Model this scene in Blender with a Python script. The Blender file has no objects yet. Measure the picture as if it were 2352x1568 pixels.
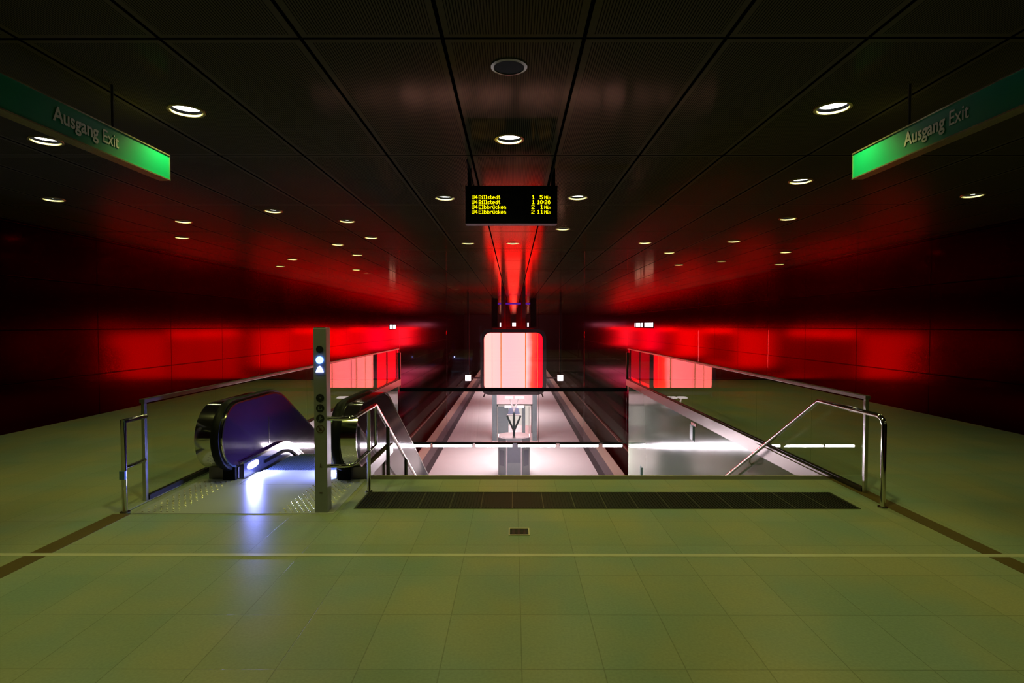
import bpy, bmesh, math, random
from mathutils import Vector
random.seed(7)
PI = math.pi
SC = bpy.context.scene
COL = SC.collection
FPX, VX, VY, EYE = 1290.0, 1179.0, 747.0, 1.8
PITCH = math.atan((784.0-VY)/FPX)
CEIL, SLAB, PLAT, WALLX, SCREEN_Y = 3.57, 0.30, -5.0, 8.4, 18.5
VOID = 3.75

# ------------------------------------------------------------------ camera geometry used to read places off the photo
def ray(px, py):
    v = (784.0-py)/FPX
    return Vector(((px-VX)/FPX, math.cos(PITCH)+v*math.sin(PITCH), v*math.cos(PITCH)-math.sin(PITCH)))
def on_z(px, py, z):
    r = ray(px, py); t = (z-EYE)/r.z
    return Vector((0, 0, EYE))+r*t
def on_y(px, py, y):
    r = ray(px, py); t = y/r.y
    return Vector((0, 0, EYE))+r*t

# ------------------------------------------------------------------ materials
MATS = {}
def nodes_of(m):
    m.use_nodes = True
    nt = m.node_tree; nt.nodes.clear()
    return nt
def mat(name, base=(.5, .5, .5), metal=0.0, rough=.4, emis=None, estr=1.0, var=.12, scale=6.0, spec=.5, bump=0.0, aniso=0.0, stretch=None, coat=0.0):
    m = bpy.data.materials.new(name); nt = nodes_of(m); N = nt.nodes; L = nt.links
    out = N.new('ShaderNodeOutputMaterial'); p = N.new('ShaderNodeBsdfPrincipled')
    L.new(p.outputs[0], out.inputs[0])
    p.inputs['Metallic'].default_value = metal
    p.inputs['Roughness'].default_value = rough
    p.inputs['Specular IOR Level'].default_value = spec
    p.inputs['Coat Weight'].default_value = coat
    tc = N.new('ShaderNodeTexCoord'); mp = N.new('ShaderNodeMapping'); L.new(tc.outputs['Object'], mp.inputs[0])
    if stretch: mp.inputs['Scale'].default_value = stretch
    nz = N.new('ShaderNodeTexNoise'); nz.inputs['Scale'].default_value = scale; nz.inputs['Detail'].default_value = 4
    L.new(mp.outputs[0], nz.inputs['Vector'])
    mx = N.new('ShaderNodeMix'); mx.data_type = 'RGBA'
    lo = [max(0, c*(1-var)) for c in base]; hi = [min(1, c*(1+var)) for c in base]
    mx.inputs[6].default_value = (*lo, 1); mx.inputs[7].default_value = (*hi, 1)
    L.new(nz.outputs[0], mx.inputs[0]); L.new(mx.outputs[2], p.inputs['Base Color'])
    mr = N.new('ShaderNodeMapRange'); q = .02 if metal > .3 else .12; mr.inputs[3].default_value = max(0.02, rough*(1-q)); mr.inputs[4].default_value = min(1, rough*(1+q))
    L.new(nz.outputs[0], mr.inputs[0]); L.new(mr.outputs[0], p.inputs['Roughness'])
    if bump:
        b = N.new('ShaderNodeBump'); b.inputs['Strength'].default_value = bump; b.inputs['Distance'].default_value = .01
        L.new(nz.outputs[0], b.inputs['Height']); L.new(b.outputs[0], p.inputs['Normal'])
    if aniso: p.inputs['Anisotropic'].default_value = aniso
    if emis:
        p.inputs['Emission Color'].default_value = (*emis, 1); p.inputs['Emission Strength'].default_value = estr
    MATS[name] = m
    return m
def emit(name, col, strength):
    m = bpy.data.materials.new(name); nt = nodes_of(m); N = nt.nodes; L = nt.links
    out = N.new('ShaderNodeOutputMaterial'); e = N.new('ShaderNodeEmission')
    e.inputs[0].default_value = (*col, 1); e.inputs[1].default_value = strength
    L.new(e.outputs[0], out.inputs[0]); MATS[name] = m
    return m
def glass_mat(name, tint=(.93, .97, .95), rough=.0, ior=1.5, boost=1.0):
    m = bpy.data.materials.new(name); nt = nodes_of(m); N = nt.nodes; L = nt.links
    out = N.new('ShaderNodeOutputMaterial')
    tr = N.new('ShaderNodeBsdfTransparent'); tr.inputs[0].default_value = (*tint, 1)
    gl = N.new('ShaderNodeBsdfGlossy'); gl.inputs['Roughness'].default_value = rough
    geo = N.new('ShaderNodeNewGeometry'); mr = N.new('ShaderNodeMapRange')
    mr.inputs[3].default_value = ior; mr.inputs[4].default_value = 1/ior
    L.new(geo.outputs['Backfacing'], mr.inputs[0])
    fr = N.new('ShaderNodeFresnel'); L.new(mr.outputs[0], fr.inputs['IOR'])
    mu = N.new('ShaderNodeMath'); mu.operation = 'MULTIPLY'; mu.inputs[1].default_value = boost; mu.use_clamp = True
    L.new(fr.outputs[0], mu.inputs[0])
    mx = N.new('ShaderNodeMixShader'); L.new(mu.outputs[0], mx.inputs[0]); L.new(tr.outputs[0], mx.inputs[1]); L.new(gl.outputs[0], mx.inputs[2])
    L.new(mx.outputs[0], out.inputs[0]); MATS[name] = m
    return m
def brick_node(N, L, vec, w, h, mortar, smooth=.1, c1=(1, 1, 1), c2=(1, 1, 1), cm=(0, 0, 0)):
    b = N.new('ShaderNodeTexBrick'); b.offset = 0.0; b.squash = 1.0
    b.inputs['Scale'].default_value = 1; b.inputs['Brick Width'].default_value = w; b.inputs['Row Height'].default_value = h
    b.inputs['Mortar Size'].default_value = mortar; b.inputs['Mortar Smooth'].default_value = smooth; b.inputs['Bias'].default_value = 0
    b.inputs['Color1'].default_value = (*c1, 1); b.inputs['Color2'].default_value = (*c2, 1); b.inputs['Mortar'].default_value = (*cm, 1)
    L.new(vec, b.inputs['Vector'])
    return b
def floor_mat():
    m = bpy.data.materials.new('stone_tiles'); nt = nodes_of(m); N = nt.nodes; L = nt.links
    out = N.new('ShaderNodeOutputMaterial'); p = N.new('ShaderNodeBsdfPrincipled'); L.new(p.outputs[0], out.inputs[0])
    tc = N.new('ShaderNodeTexCoord'); mp = N.new('ShaderNodeMapping'); L.new(tc.outputs['Object'], mp.inputs[0])
    mp.inputs['Location'].default_value = (-.045+4.3*5, -2.89+.555*20, 0)
    b = brick_node(N, L, mp.outputs[0], .43, .555, .0035, .3, (.35, .36, .27), (.40, .39, .295), (.26, .26, .18))
    nz = N.new('ShaderNodeTexNoise'); nz.inputs['Scale'].default_value = 1.1; nz.inputs['Detail'].default_value = 3; L.new(tc.outputs['Object'], nz.inputs[0])
    cr = N.new('ShaderNodeValToRGB'); e = cr.color_ramp.elements
    e[0].position = .35; e[0].color = (.72, .92, .88, 1); e[1].position = .65; e[1].color = (1.0, .95, .66, 1)
    L.new(nz.outputs[0], cr.inputs[0])
    mx = N.new('ShaderNodeMix'); mx.data_type = 'RGBA'; mx.blend_type = 'MULTIPLY'; mx.inputs[0].default_value = 1
    L.new(b.outputs['Color'], mx.inputs[6]); L.new(cr.outputs[0], mx.inputs[7])
    n2 = N.new('ShaderNodeTexNoise'); n2.inputs['Scale'].default_value = 60; n2.inputs['Detail'].default_value = 3; L.new(tc.outputs['Object'], n2.inputs[0])
    m2 = N.new('ShaderNodeMix'); m2.data_type = 'RGBA'; m2.blend_type = 'OVERLAY'; m2.inputs[0].default_value = .22
    L.new(mx.outputs[2], m2.inputs[6]); L.new(n2.outputs[0], m2.inputs[7]); L.new(m2.outputs[2], p.inputs['Base Color'])
    mr = N.new('ShaderNodeMapRange'); mr.inputs[3].default_value = .29; mr.inputs[4].default_value = .42
    L.new(nz.outputs[0], mr.inputs[0]); L.new(mr.outputs[0], p.inputs['Roughness'])
    bp = N.new('ShaderNodeBump'); bp.inputs['Strength'].default_value = .25; bp.inputs['Distance'].default_value = .003; bp.invert = True
    L.new(b.outputs['Fac'], bp.inputs['Height']); L.new(bp.outputs[0], p.inputs['Normal'])
    return m
def wall_mat():
    m = bpy.data.materials.new('burnished_steel_panels'); nt = nodes_of(m); N = nt.nodes; L = nt.links
    out = N.new('ShaderNodeOutputMaterial'); p = N.new('ShaderNodeBsdfPrincipled'); L.new(p.outputs[0], out.inputs[0])
    tc = N.new('ShaderNodeTexCoord'); sp = N.new('ShaderNodeSeparateXYZ'); L.new(tc.outputs['Object'], sp.inputs[0])
    cb = N.new('ShaderNodeCombineXYZ'); a1 = N.new('ShaderNodeMath'); a1.operation = 'ADD'; a1.inputs[1].default_value = 2.42*20-18.6
    a2 = N.new('ShaderNodeMath'); a2.operation = 'ADD'; a2.inputs[1].default_value = .9*20-.82
    L.new(sp.outputs[1], a1.inputs[0]); L.new(sp.outputs[2], a2.inputs[0]); L.new(a1.outputs[0], cb.inputs[0]); L.new(a2.outputs[0], cb.inputs[1])
    b = brick_node(N, L, cb.outputs[0], 2.42, .9, .012, .2, WALLC1, WALLC2, (.01, .001, .001))
    L.new(b.outputs['Color'], p.inputs['Base Color'])
    p.inputs['Metallic'].default_value = 1.0; p.inputs['Specular Tint'].default_value = (1, .30, .42, 1)
    nz = N.new('ShaderNodeTexNoise'); nz.inputs['Scale'].default_value = .8; nz.inputs['Detail'].default_value = 3; L.new(tc.outputs['Object'], nz.inputs[0])
    mr = N.new('ShaderNodeMapRange'); mr.inputs[3].default_value = .11; mr.inputs[4].default_value = .15
    L.new(nz.outputs[0], mr.inputs[0]); L.new(mr.outputs[0], p.inputs['Roughness'])
    bp = N.new('ShaderNodeBump'); bp.inputs['Strength'].default_value = .5; bp.inputs['Distance'].default_value = .006; bp.invert = True
    L.new(b.outputs['Fac'], bp.inputs['Height']); L.new(bp.outputs[0], p.inputs['Normal'])
    return m
WALLC1 = (.070, .0012, .0012); WALLC2 = (.062, .001, .001)
def ceiling_mat():
    m = bpy.data.materials.new('slotted_ceiling_panels'); nt = nodes_of(m); N = nt.nodes; L = nt.links
    out = N.new('ShaderNodeOutputMaterial'); p = N.new('ShaderNodeBsdfPrincipled'); L.new(p.outputs[0], out.inputs[0])
    tc = N.new('ShaderNodeTexCoord'); mp = N.new('ShaderNodeMapping'); L.new(tc.outputs['Object'], mp.inputs[0])
    mp.inputs['Location'].default_value = (.4375+.875*20, 2.39*20-3.52, 0)
    b = brick_node(N, L, mp.outputs[0], .875, 2.39, .013, .05)
    f = brick_node(N, L, mp.outputs[0], .875, 2.39, .05, .02)
    sp = N.new('ShaderNodeSeparateXYZ'); L.new(tc.outputs['Object'], sp.inputs[0])
    mu = N.new('ShaderNodeMath'); mu.operation = 'MULTIPLY'; mu.inputs[1].default_value = 2*PI/.017; L.new(sp.outputs[0], mu.inputs[0])
    sn = N.new('ShaderNodeMath'); sn.operation = 'SINE'; L.new(mu.outputs[0], sn.inputs[0])
    gt = N.new('ShaderNodeMapRange'); gt.inputs[1].default_value = 0.1; gt.inputs[2].default_value = .6; L.new(sn.outputs[0], gt.inputs[0])
    inv = N.new('ShaderNodeMath'); inv.operation = 'SUBTRACT'; inv.inputs[0].default_value = 1; L.new(f.outputs['Fac'], inv.inputs[1])
    sl = N.new('ShaderNodeMath'); sl.operation = 'MULTIPLY'; L.new(gt.outputs[0], sl.inputs[0]); L.new(inv.outputs[0], sl.inputs[1])
    c1 = N.new('ShaderNodeMix'); c1.data_type = 'RGBA'; c1.inputs[6].default_value = (.052, .046, .024, 1); c1.inputs[7].default_value = (.011, .010, .005, 1)
    L.new(sl.outputs[0], c1.inputs[0])
    c2 = N.new('ShaderNodeMix'); c2.data_type = 'RGBA'; c2.inputs[7].default_value = (.001, .001, .001, 1)
    L.new(b.outputs['Fac'], c2.inputs[0]); L.new(c1.outputs[2], c2.inputs[6])
    N.remove(p); df = N.new('ShaderNodeBsdfDiffuse'); L.new(c2.outputs[2], df.inputs[0])
    gl = N.new('ShaderNodeBsdfGlossy'); gl.inputs['Roughness'].default_value = .12; gl.inputs[0].default_value = (1, .45, .28, 1)
    lw = N.new('ShaderNodeLayerWeight'); lw.inputs[0].default_value = .5
    pw = N.new('ShaderNodeMath'); pw.operation = 'POWER'; pw.inputs[1].default_value = 10; L.new(lw.outputs['Facing'], pw.inputs[0])
    inv2 = N.new('ShaderNodeMath'); inv2.operation = 'SUBTRACT'; inv2.inputs[0].default_value = 1; L.new(b.outputs['Fac'], inv2.inputs[1])
    hf = N.new('ShaderNodeMath'); hf.operation = 'MULTIPLY'; hf.inputs[1].default_value = .7; L.new(pw.outputs[0], hf.inputs[0])
    ml = N.new('ShaderNodeMath'); ml.operation = 'MULTIPLY'; L.new(hf.outputs[0], ml.inputs[0]); L.new(inv2.outputs[0], ml.inputs[1])
    mx = N.new('ShaderNodeMixShader'); L.new(ml.outputs[0], mx.inputs[0]); L.new(df.outputs[0], mx.inputs[1]); L.new(gl.outputs[0], mx.inputs[2]); L.new(mx.outputs[0], out.inputs[0])
    return m
def front_glow_mat(name, strength=1.0):
    # back-lit face of a light container: pale pink LEDs, turning pure red towards one side
    m = bpy.data.materials.new(name); nt = nodes_of(m); N = nt.nodes; L = nt.links
    out = N.new('ShaderNodeOutputMaterial'); e = N.new('ShaderNodeEmission'); L.new(e.outputs[0], out.inputs[0])
    tc = N.new('ShaderNodeTexCoord'); sp = N.new('ShaderNodeSeparateXYZ'); L.new(tc.outputs['Object'], sp.inputs[0])
    nz = N.new('ShaderNodeTexNoise'); nz.inputs['Scale'].default_value = .9; nz.inputs['Detail'].default_value = 2; L.new(tc.outputs['Object'], nz.inputs[0])
    ms = N.new('ShaderNodeMath'); ms.operation = 'MULTIPLY_ADD'; ms.inputs[1].default_value = .45; L.new(nz.outputs[0], ms.inputs[0]); L.new(sp.outputs[0], ms.inputs[2])
    cr = N.new('ShaderNodeValToRGB'); r = N.new('ShaderNodeMapRange'); r.inputs[1].default_value = -1.45; r.inputs[2].default_value = 1.7
    L.new(ms.outputs[0], r.inputs[0]); L.new(r.outputs[0], cr.inputs[0])
    el = cr.color_ramp.elements; el[0].position = 0; el[0].color = (1, .85, .66, 1); el[1].position = 1; el[1].color = (1, .0, .025, 1)
    for pos, c in ((.2, (.98, .86, .78, 1)), (.45, (.88, .74, .77, 1)), (.72, (.93, .80, .78, 1)), (.80, (1, .13, .07, 1)), (.88, (1, .01, .04, 1))):
        q = el.new(pos); q.color = c
    # the red LEDs are the strong ones: raise the red channel alone
    sr = N.new('ShaderNodeSeparateColor'); L.new(cr.outputs[0], sr.inputs[0])
    cm = N.new('ShaderNodeCombineColor'); k = N.new('ShaderNodeMath'); k.operation = 'MULTIPLY'; k.inputs[1].default_value = 6.5
    L.new(sr.outputs[0], k.inputs[0]); L.new(k.outputs[0], cm.inputs[0]); L.new(sr.outputs[1], cm.inputs[1]); L.new(sr.outputs[2], cm.inputs[2])
    L.new(cm.outputs[0], e.inputs[0]); e.inputs[1].default_value = strength
    return m
def side_glow_mat(name, a, b_, strength):
    m = bpy.data.materials.new(name); nt = nodes_of(m); N = nt.nodes; L = nt.links
    out = N.new('ShaderNodeOutputMaterial'); e = N.new('ShaderNodeEmission'); L.new(e.outputs[0], out.inputs[0])
    tc = N.new('ShaderNodeTexCoord'); nz = N.new('ShaderNodeTexNoise'); nz.inputs['Scale'].default_value = .5; L.new(tc.outputs['Object'], nz.inputs[0])
    mx = N.new('ShaderNodeMix'); mx.data_type = 'RGBA'; mx.inputs[6].default_value = (*a, 1); mx.inputs[7].default_value = (*b_, 1)
    L.new(nz.outputs[0], mx.inputs[0]); L.new(mx.outputs[2], e.inputs[0]); e.inputs[1].default_value = strength
    return m

M_floor = floor_mat(); M_wall = wall_mat(); M_ceil = ceiling_mat()
M_steel = mat('brushed_steel', (.50, .49, .44), 1, .24, var=.08, scale=20, stretch=(1, 1, 12))
M_polish = mat('polished_steel', (.62, .60, .52), 1, .09, var=.05, scale=12)
M_dsteel = mat('dark_steel', (.07, .065, .06), .8, .35, var=.15)
M_black = mat('black_rubber', (.005, .005, .005), 0, .5, var=.2, spec=.12)
M_blackm = mat('matt_black', (.003, .003, .003), 0, .6, var=.2, spec=.1)
M_panel = mat('smoked_steel_cladding', (.022, .008, .022), 0, .06, var=.03, scale=3, spec=.5)
M_conc = mat('pale_plaster', (.55, .56, .50), 0, .38, var=.08, scale=2.5, spec=.6)
M_metalwall = mat('satin_side_cladding', (.16, .225, .145), .15, .10, var=.04, scale=2.0)
M_fascia = mat('satin_fascia', (.17, .145, .12), .8, .33, var=.04)
M_plate = mat('landing_plate_stone', (.42, .43, .35), .0, .33, var=.03, scale=1.5)
M_stud = mat('brass_studs', (.75, .68, .42), .9, .25, var=.1)
M_platf = mat('pale_platform_stone', (.72, .70, .70), 0, .34, var=.06, scale=1.2)
M_platedge = mat('light_edge_stone', (.62, .52, .42), 0, .4, var=.05)
M_platgrey = mat('mid_grey_stone', (.20, .19, .20), 0, .4, var=.06)
M_platdark = mat('dark_grey_tactile', (.07, .07, .075), 0, .45, var=.08)
M_track = mat('brown_ballast', (.055, .038, .028), 0, .8, var=.5, scale=25, bump=.6)
M_rail = mat('worn_rail', (.22, .15, .11), .9, .3, var=.15)
M_brown = mat('brown_strip_stone', (.12, .075, .012), 0, .45, var=.15)
M_line = mat('bright_metal_strip', (.85, .80, .55), .35, .3, var=.1, scale=4)
M_grate = mat('dark_grating', (.018, .017, .010), .3, .5, var=.3, scale=30)
M_green = mat('green_sign_face', (.001, .16, .080), 0, .45, var=.05, spec=.2)
M_white = mat('white_lettering', (.5, .5, .45), 0, .4, var=.03)
M_screen = mat('black_display', (.002, .002, .002), 0, .6, var=.1, spec=.08)
M_led = emit('yellow_leds', (1.0, .86, 0.0), 1.6)
M_hdr = mat('grey_print', (.035, .04, .045), 0, .5, var=.05)
M_glass = glass_mat('clear_glass', (.93, .96, .93), 0.0, 1.5)
M_screen_glass = glass_mat('partition_glass', (.93, .92, .93), 0.0, 1.5, .9)
M_lens = emit('downlight_lens', (1.0, 1.0, .93), 9.0)
M_lens_dim = mat('downlight_lens_dim', (.3, .3, .3), 0, .3, emis=(1, .98, .85), estr=1.6)
M_ring = mat('downlight_ring', (.55, .50, .16), .7, .22, var=.1)
M_blue = emit('blue_signal', (.10, .28, 1.0), 9.0)
M_whites = emit('white_signal', (.25, .35, 1.0), 6.0)
M_skirtlamp = emit('skirting_lamp', (.40, .42, 1.0), 60.0)
M_tube = emit('tube_lamp', (1.0, .86, .98), 130.0)
M_sq = emit('square_lamp', (1.0, .93, .95), 4.0)
M_purple = emit('purple_led', (.10, .01, .30), 1.0)
M_front = front_glow_mat('container_front_glow')
M_side = side_glow_mat('container_side_glow', (3.0, 0.0, .02), (4.6, .01, .06), 1.0)
M_side_dim = side_glow_mat('container_side_glow_dim', (1.1, 0.0, .01), (1.5, .0, .02), 1.0)
M_top = side_glow_mat('container_top_glow', (9, .0, .01), (11, 0.0, .03), 1.0)
M_bot = side_glow_mat('container_bottom_glow', (11, 9.4, 9.6), (12.5, 11, 11.2), 1.0)
M_frame = mat('container_frame', (.022, .004, .006), .2, .45, var=.1, spec=.25)
M_seam = mat('amber_seam', (.5, .2, .02), 0, .4, emis=(.55, .16, .01), estr=.8)
M_step = mat('blue_grey_step', (.12, .17, .24), .5, .3, var=.1)
M_glaze = mat('lift_door_steel', (.20, .25, .26), .8, .25, var=.1)
M_liftlit = emit('lift_interior_glow', (1.0, .88, .8), .95)
M_pill = mat('pillar_slate', (.27, .29, .29), .2, .35, var=.1)
M_pillp = mat('pillar_display', (.20, .21, .24), .1, .2, var=.1)
M_lampplate = emit('lamp_plate', (1.0, .82, .84), 2.0)
M_mast_l = mat('pale_mast', (.75, .65, .65), .2, .35)
M_mast_d = mat('teal_mast', (.05, .075, .075), .4, .35)
M_greenbox = mat('green_grey_box', (.07, .16, .12), .1, .4)
M_orange = mat('orange_patch', (.7, .09, .01), 0, .4)
M_sticker = mat('pictogram_black', (.012, .013, .018), 0, .35)
M_picto = mat('pictogram_grey', (.13, .15, .17), 0, .4)
M_pictod = mat('pictogram_brown', (.08, .035, .02), 0, .4)
M_sub = mat('smooth_brown_panel', (.055, .016, .003), 0, .30, var=.1, spec=.3)

# ------------------------------------------------------------------ mesh builder
class MB:
    def __init__(s): s.v = []; s.f = []
    def add(s, vs, fs):
        o = len(s.v); s.v += [tuple(v) for v in vs]; s.f += [tuple(i+o for i in f) for f in fs]; return s
    def box(s, x0, x1, y0, y1, z0, z1):
        return s.add([(x0, y0, z0), (x1, y0, z0), (x1, y1, z0), (x0, y1, z0), (x0, y0, z1), (x1, y0, z1), (x1, y1, z1), (x0, y1, z1)],
                     [(0, 3, 2, 1), (4, 5, 6, 7), (0, 1, 5, 4), (1, 2, 6, 5), (2, 3, 7, 6), (3, 0, 4, 7)])
    def prism_x(s, poly, x0, x1):      # poly = [(y, z)] counter-clockwise or not; extruded along x
        n = len(poly)
        vs = [(x0, y, z) for y, z in poly]+[(x1, y, z) for y, z in poly]
        fs = [tuple(range(n)), tuple(range(2*n-1, n-1, -1))]+[(i, i+n, (i+1) % n+n, (i+1) % n) for i in range(n)]
        return s.add(vs, fs)
    def prism_y(s, poly, y0, y1):      # poly = [(x, z)]
        n = len(poly)
        vs = [(x, y0, z) for x, z in poly]+[(x, y1, z) for x, z in poly]
        fs = [tuple(range(n)), tuple(range(2*n-1, n-1, -1))]+[(i, i+n, (i+1) % n+n, (i+1) % n) for i in range(n)]
        return s.add(vs, fs)
    def prism_z(s, poly, z0, z1):
        n = len(poly)
        vs = [(x, y, z0) for x, y in poly]+[(x, y, z1) for x, y in poly]
        fs = [tuple(range(n)), tuple(range(2*n-1, n-1, -1))]+[(i, i+n, (i+1) % n+n, (i+1) % n) for i in range(n)]
        return s.add(vs, fs)
    def cyl_z(s, x, y, z0, z1, r, n=24, r1=None):
        r1 = r if r1 is None else r1
        vs = [(x+r*math.cos(2*PI*i/n), y+r*math.sin(2*PI*i/n), z0) for i in range(n)]+[(x+r1*math.cos(2*PI*i/n), y+r1*math.sin(2*PI*i/n), z1) for i in range(n)]
        fs = [tuple(range(n-1, -1, -1)), tuple(range(n, 2*n))]+[(i, (i+1) % n, (i+1) % n+n, i+n) for i in range(n)]
        return s.add(vs, fs)
    def lathe(s, x, y, prof, n=32):    # prof = closed loop [(r, z)]
        k = len(prof); vs = []; fs = []
        for i in range(n):
            a = 2*PI*i/n
            vs += [(x+r*math.cos(a), y+r*math.sin(a), z) for r, z in prof]
        for i in range(n):
            j = (i+1) % n
            for q in range(k):
                w = (q+1) % k
                fs.append((i*k+q, j*k+q, j*k+w, i*k+w))
        return s.add(vs, fs)
    def sweep(s, path, sec, closed_ends=True, up=Vector((0, 0, 1))):   # sec = [(a, b)] a along side vector, b along up-ish
        P = [Vector(p) for p in path]; n = len(P); m = len(sec); vs = []
        T = []
        for i in range(n):
            a = (P[i]-P[i-1]).normalized() if i else None
            b = (P[i+1]-P[i]).normalized() if i < n-1 else None
            T.append((a, b))
        side = None
        for i in range(n):
            a, b = T[i]; t = (a+b).normalized() if (a and b) else (a or b)
            d = a or b
            if side is None:
                side = d.cross(up)
                if side.length < 1e-3: side = d.cross(Vector((0, 1, 0)))
                side.normalize()
            sd = side-t*side.dot(t)
            if sd.length < 1e-4: sd = side
            sd.normalize()
            # mitre scale
            u = sd.cross(t).normalized(); k = 1.0
            if a and b:
                c = max(.35, math.sqrt(max(0, (1+a.dot(b))/2))); k = 1/c
                bend = (b-a)
                if bend.length > 1e-5:
                    bn = bend.normalized(); bs = bn.dot(sd); bu = bn.dot(u)
                else: bn = None
            else: bn = None
            for (p, q) in sec:
                o = sd*p+u*q
                if bn is not None:
                    o = o+bn*(o.dot(bn))*(k-1)
                vs.append(P[i]+o)
            side = sd
        fs = []
        for i in range(n-1):
            for q in range(m):
                w = (q+1) % m
                fs.append((i*m+q, i*m+w, (i+1)*m+w, (i+1)*m+q))
        if closed_ends:
            fs.append(tuple(range(m-1, -1, -1))); fs.append(tuple(range((n-1)*m, n*m)))
        return s.add(vs, fs)
    def tube(s, path, r, n=12):
        return s.sweep(path, [(r*math.cos(2*PI*i/n), r*math.sin(2*PI*i/n)) for i in range(n)])
    def build(s, name, m, parent=None, smooth=False, bevel=0.0, autos=False):
        me = bpy.data.meshes.new(name)
        off = Vector((0, 0, 0))
        q = parent
        while q is not None: off += q.location; q = q.parent
        me.from_pydata([tuple(Vector(v)-off) for v in s.v], [], s.f); me.update()
        bm = bmesh.new(); bm.from_mesh(me); bmesh.ops.recalc_face_normals(bm, faces=bm.faces)
        if smooth:
            for f in bm.faces: f.smooth = True
            for e in bm.edges:
                if len(e.link_faces) == 2 and e.calc_face_angle(0) > math.radians(38): e.smooth = False
        bm.to_mesh(me); bm.free()
        me.materials.append(m)
        o = bpy.data.objects.new(name, me); COL.objects.link(o)
        if parent is not None: o.parent = parent
        if bevel:
            b = o.modifiers.new('bevel', 'BEVEL'); b.width = bevel; b.segments = 2; b.limit_method = 'ANGLE'
        return o

def tag(o, label=None, cat=None, group=None, kind=None):
    if label: o['label'] = label
    if cat: o['category'] = cat
    if group: o['group'] = group
    if kind: o['kind'] = kind
    return o
def thing(name, label, cat, loc, group=None):
    o = bpy.data.objects.new(name, None); COL.objects.link(o); o.location = loc; o.empty_display_size = .1
    return tag(o, label, cat, group)
def copy_tree(o, parent=None):
    c = o.copy(); COL.objects.link(c)
    if parent is not None: c.parent = parent
    for ch in list(o.children): copy_tree(ch, c)
    return c
def struct(name, mb, m, **k):
    o = mb.build(name, m, **k); o['kind'] = 'structure'; return o
def text_mesh(s, size, m, name, parent, origin, xdir, up=(0, 0, 1), bold=0.0, align='LEFT', extrude=.002, xscale=1.0):
    cu = bpy.data.curves.new('t', 'FONT'); cu.body = s; cu.size = size; cu.offset = bold; cu.extrude = extrude; cu.align_x = align; cu.resolution_u = 6
    to = bpy.data.objects.new('t', cu); COL.objects.link(to)
    bpy.context.view_layer.update()
    me = bpy.data.meshes.new_from_object(to.evaluated_get(bpy.context.evaluated_depsgraph_get()))
    bpy.data.objects.remove(to); bpy.data.curves.remove(cu)
    X = Vector(xdir).normalized(); U = Vector(up).normalized(); Nn = X.cross(U)
    off = Vector((0, 0, 0)); q = parent
    while q is not None: off += q.location; q = q.parent
    for v in me.vertices:
        c = v.co.copy(); v.co = Vector(origin)-off+X*c.x*xscale+U*c.y+Nn*c.z
    me.materials.clear(); me.materials.append(m); me.name = name
    o = bpy.data.objects.new(name, me); COL.objects.link(o); o.parent = parent
    return o

# ================================================================== SETTING
YB = -5.0; YE = 96.0
fl = MB()
fl.box(-WALLX, WALLX, YB, 5.31, -SLAB, 0)
fl.box(-WALLX, -VOID, 5.31, SCREEN_Y, -SLAB, 0)
fl.box(VOID, WALLX, 5.31, SCREEN_Y, -SLAB, 0)
fl.box(-1.72, VOID, 5.31, 6.52, -SLAB, 0)
fl.box(-VOID, -1.72, 5.31, 6.9, -SLAB, -.012)
struct('floor', fl, M_floor)
cl = MB().box(-WALLX, WALLX, YB, YE, CEIL, CEIL+.3)
struct('ceiling', cl, M_ceil)
struct('wall_left', MB().box(-WALLX-.3, -WALLX, YB, YE, -6.2, CEIL), M_wall)
struct('wall_right', MB().box(WALLX, WALLX+.3, YB, YE, -6.2, CEIL), M_wall)
struct('wall_back', MB().box(-WALLX, WALLX, YB-.3, YB, 0, CEIL), M_dsteel)
struct('wall_far', MB().box(-WALLX, WALLX, YE, YE+.3, -6.2, CEIL), mat('dark_red_wall', (.03, .004, .005), 0, .6))
# stair well side walls under the slab
SL = MB().box(VOID-.02, VOID+.18, 6.0, 18.1, PLAT, -.14)
struct('wall_stair_right', SL, M_metalwall)
struct('wall_stair_left', MB().box(-VOID-.18, -VOID+.02, 6.95, 18.1, PLAT, -.14), M_metalwall)
struct('wall_under_landing', MB().box(-VOID, VOID, 5.6, 5.8, PLAT, -SLAB), M_conc)
# slab edge fascias (metal band along the well)
struct('trim_1', MB().box(VOID-.035, VOID+.0, 6.55, SCREEN_Y, -.17, .03), M_fascia)
struct('trim_2', MB().box(-VOID, -VOID+.035, 7.6, SCREEN_Y, -.17, .03), M_fascia)
# dark contrast strip along the top stair edge
struct('trim_3', MB().box(-1.72, VOID-.03, 6.52, 6.68, -SLAB, 0.001), mat('dark_nosing', (.10, .10, .055), 0, .45))
struct('trim_4', MB().box(-1.72, VOID-.03, 6.68, 6.692, -.05, 0.003), M_line)  # pale strip painted in for the highlight along the stair edge
# bright metal joint and the two brown guide strips set into the floor
a = on_z(1176, 1278, 0).y; b = on_z(1176, 1271.5, 0).y
struct('trim_5', MB().box(-WALLX, WALLX, a, b, 0, .0025), M_line)
struct('trim_6', MB().box(3.70, 3.86, YB, a, 0, .002).box(3.70, 3.86, b, 8.5, 0, .002), M_brown)
struct('trim_7', MB().box(-3.82, -3.65, YB, a, 0, .002).box(-3.82, -3.65, b, 5.30, 0, .002), M_brown)
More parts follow.
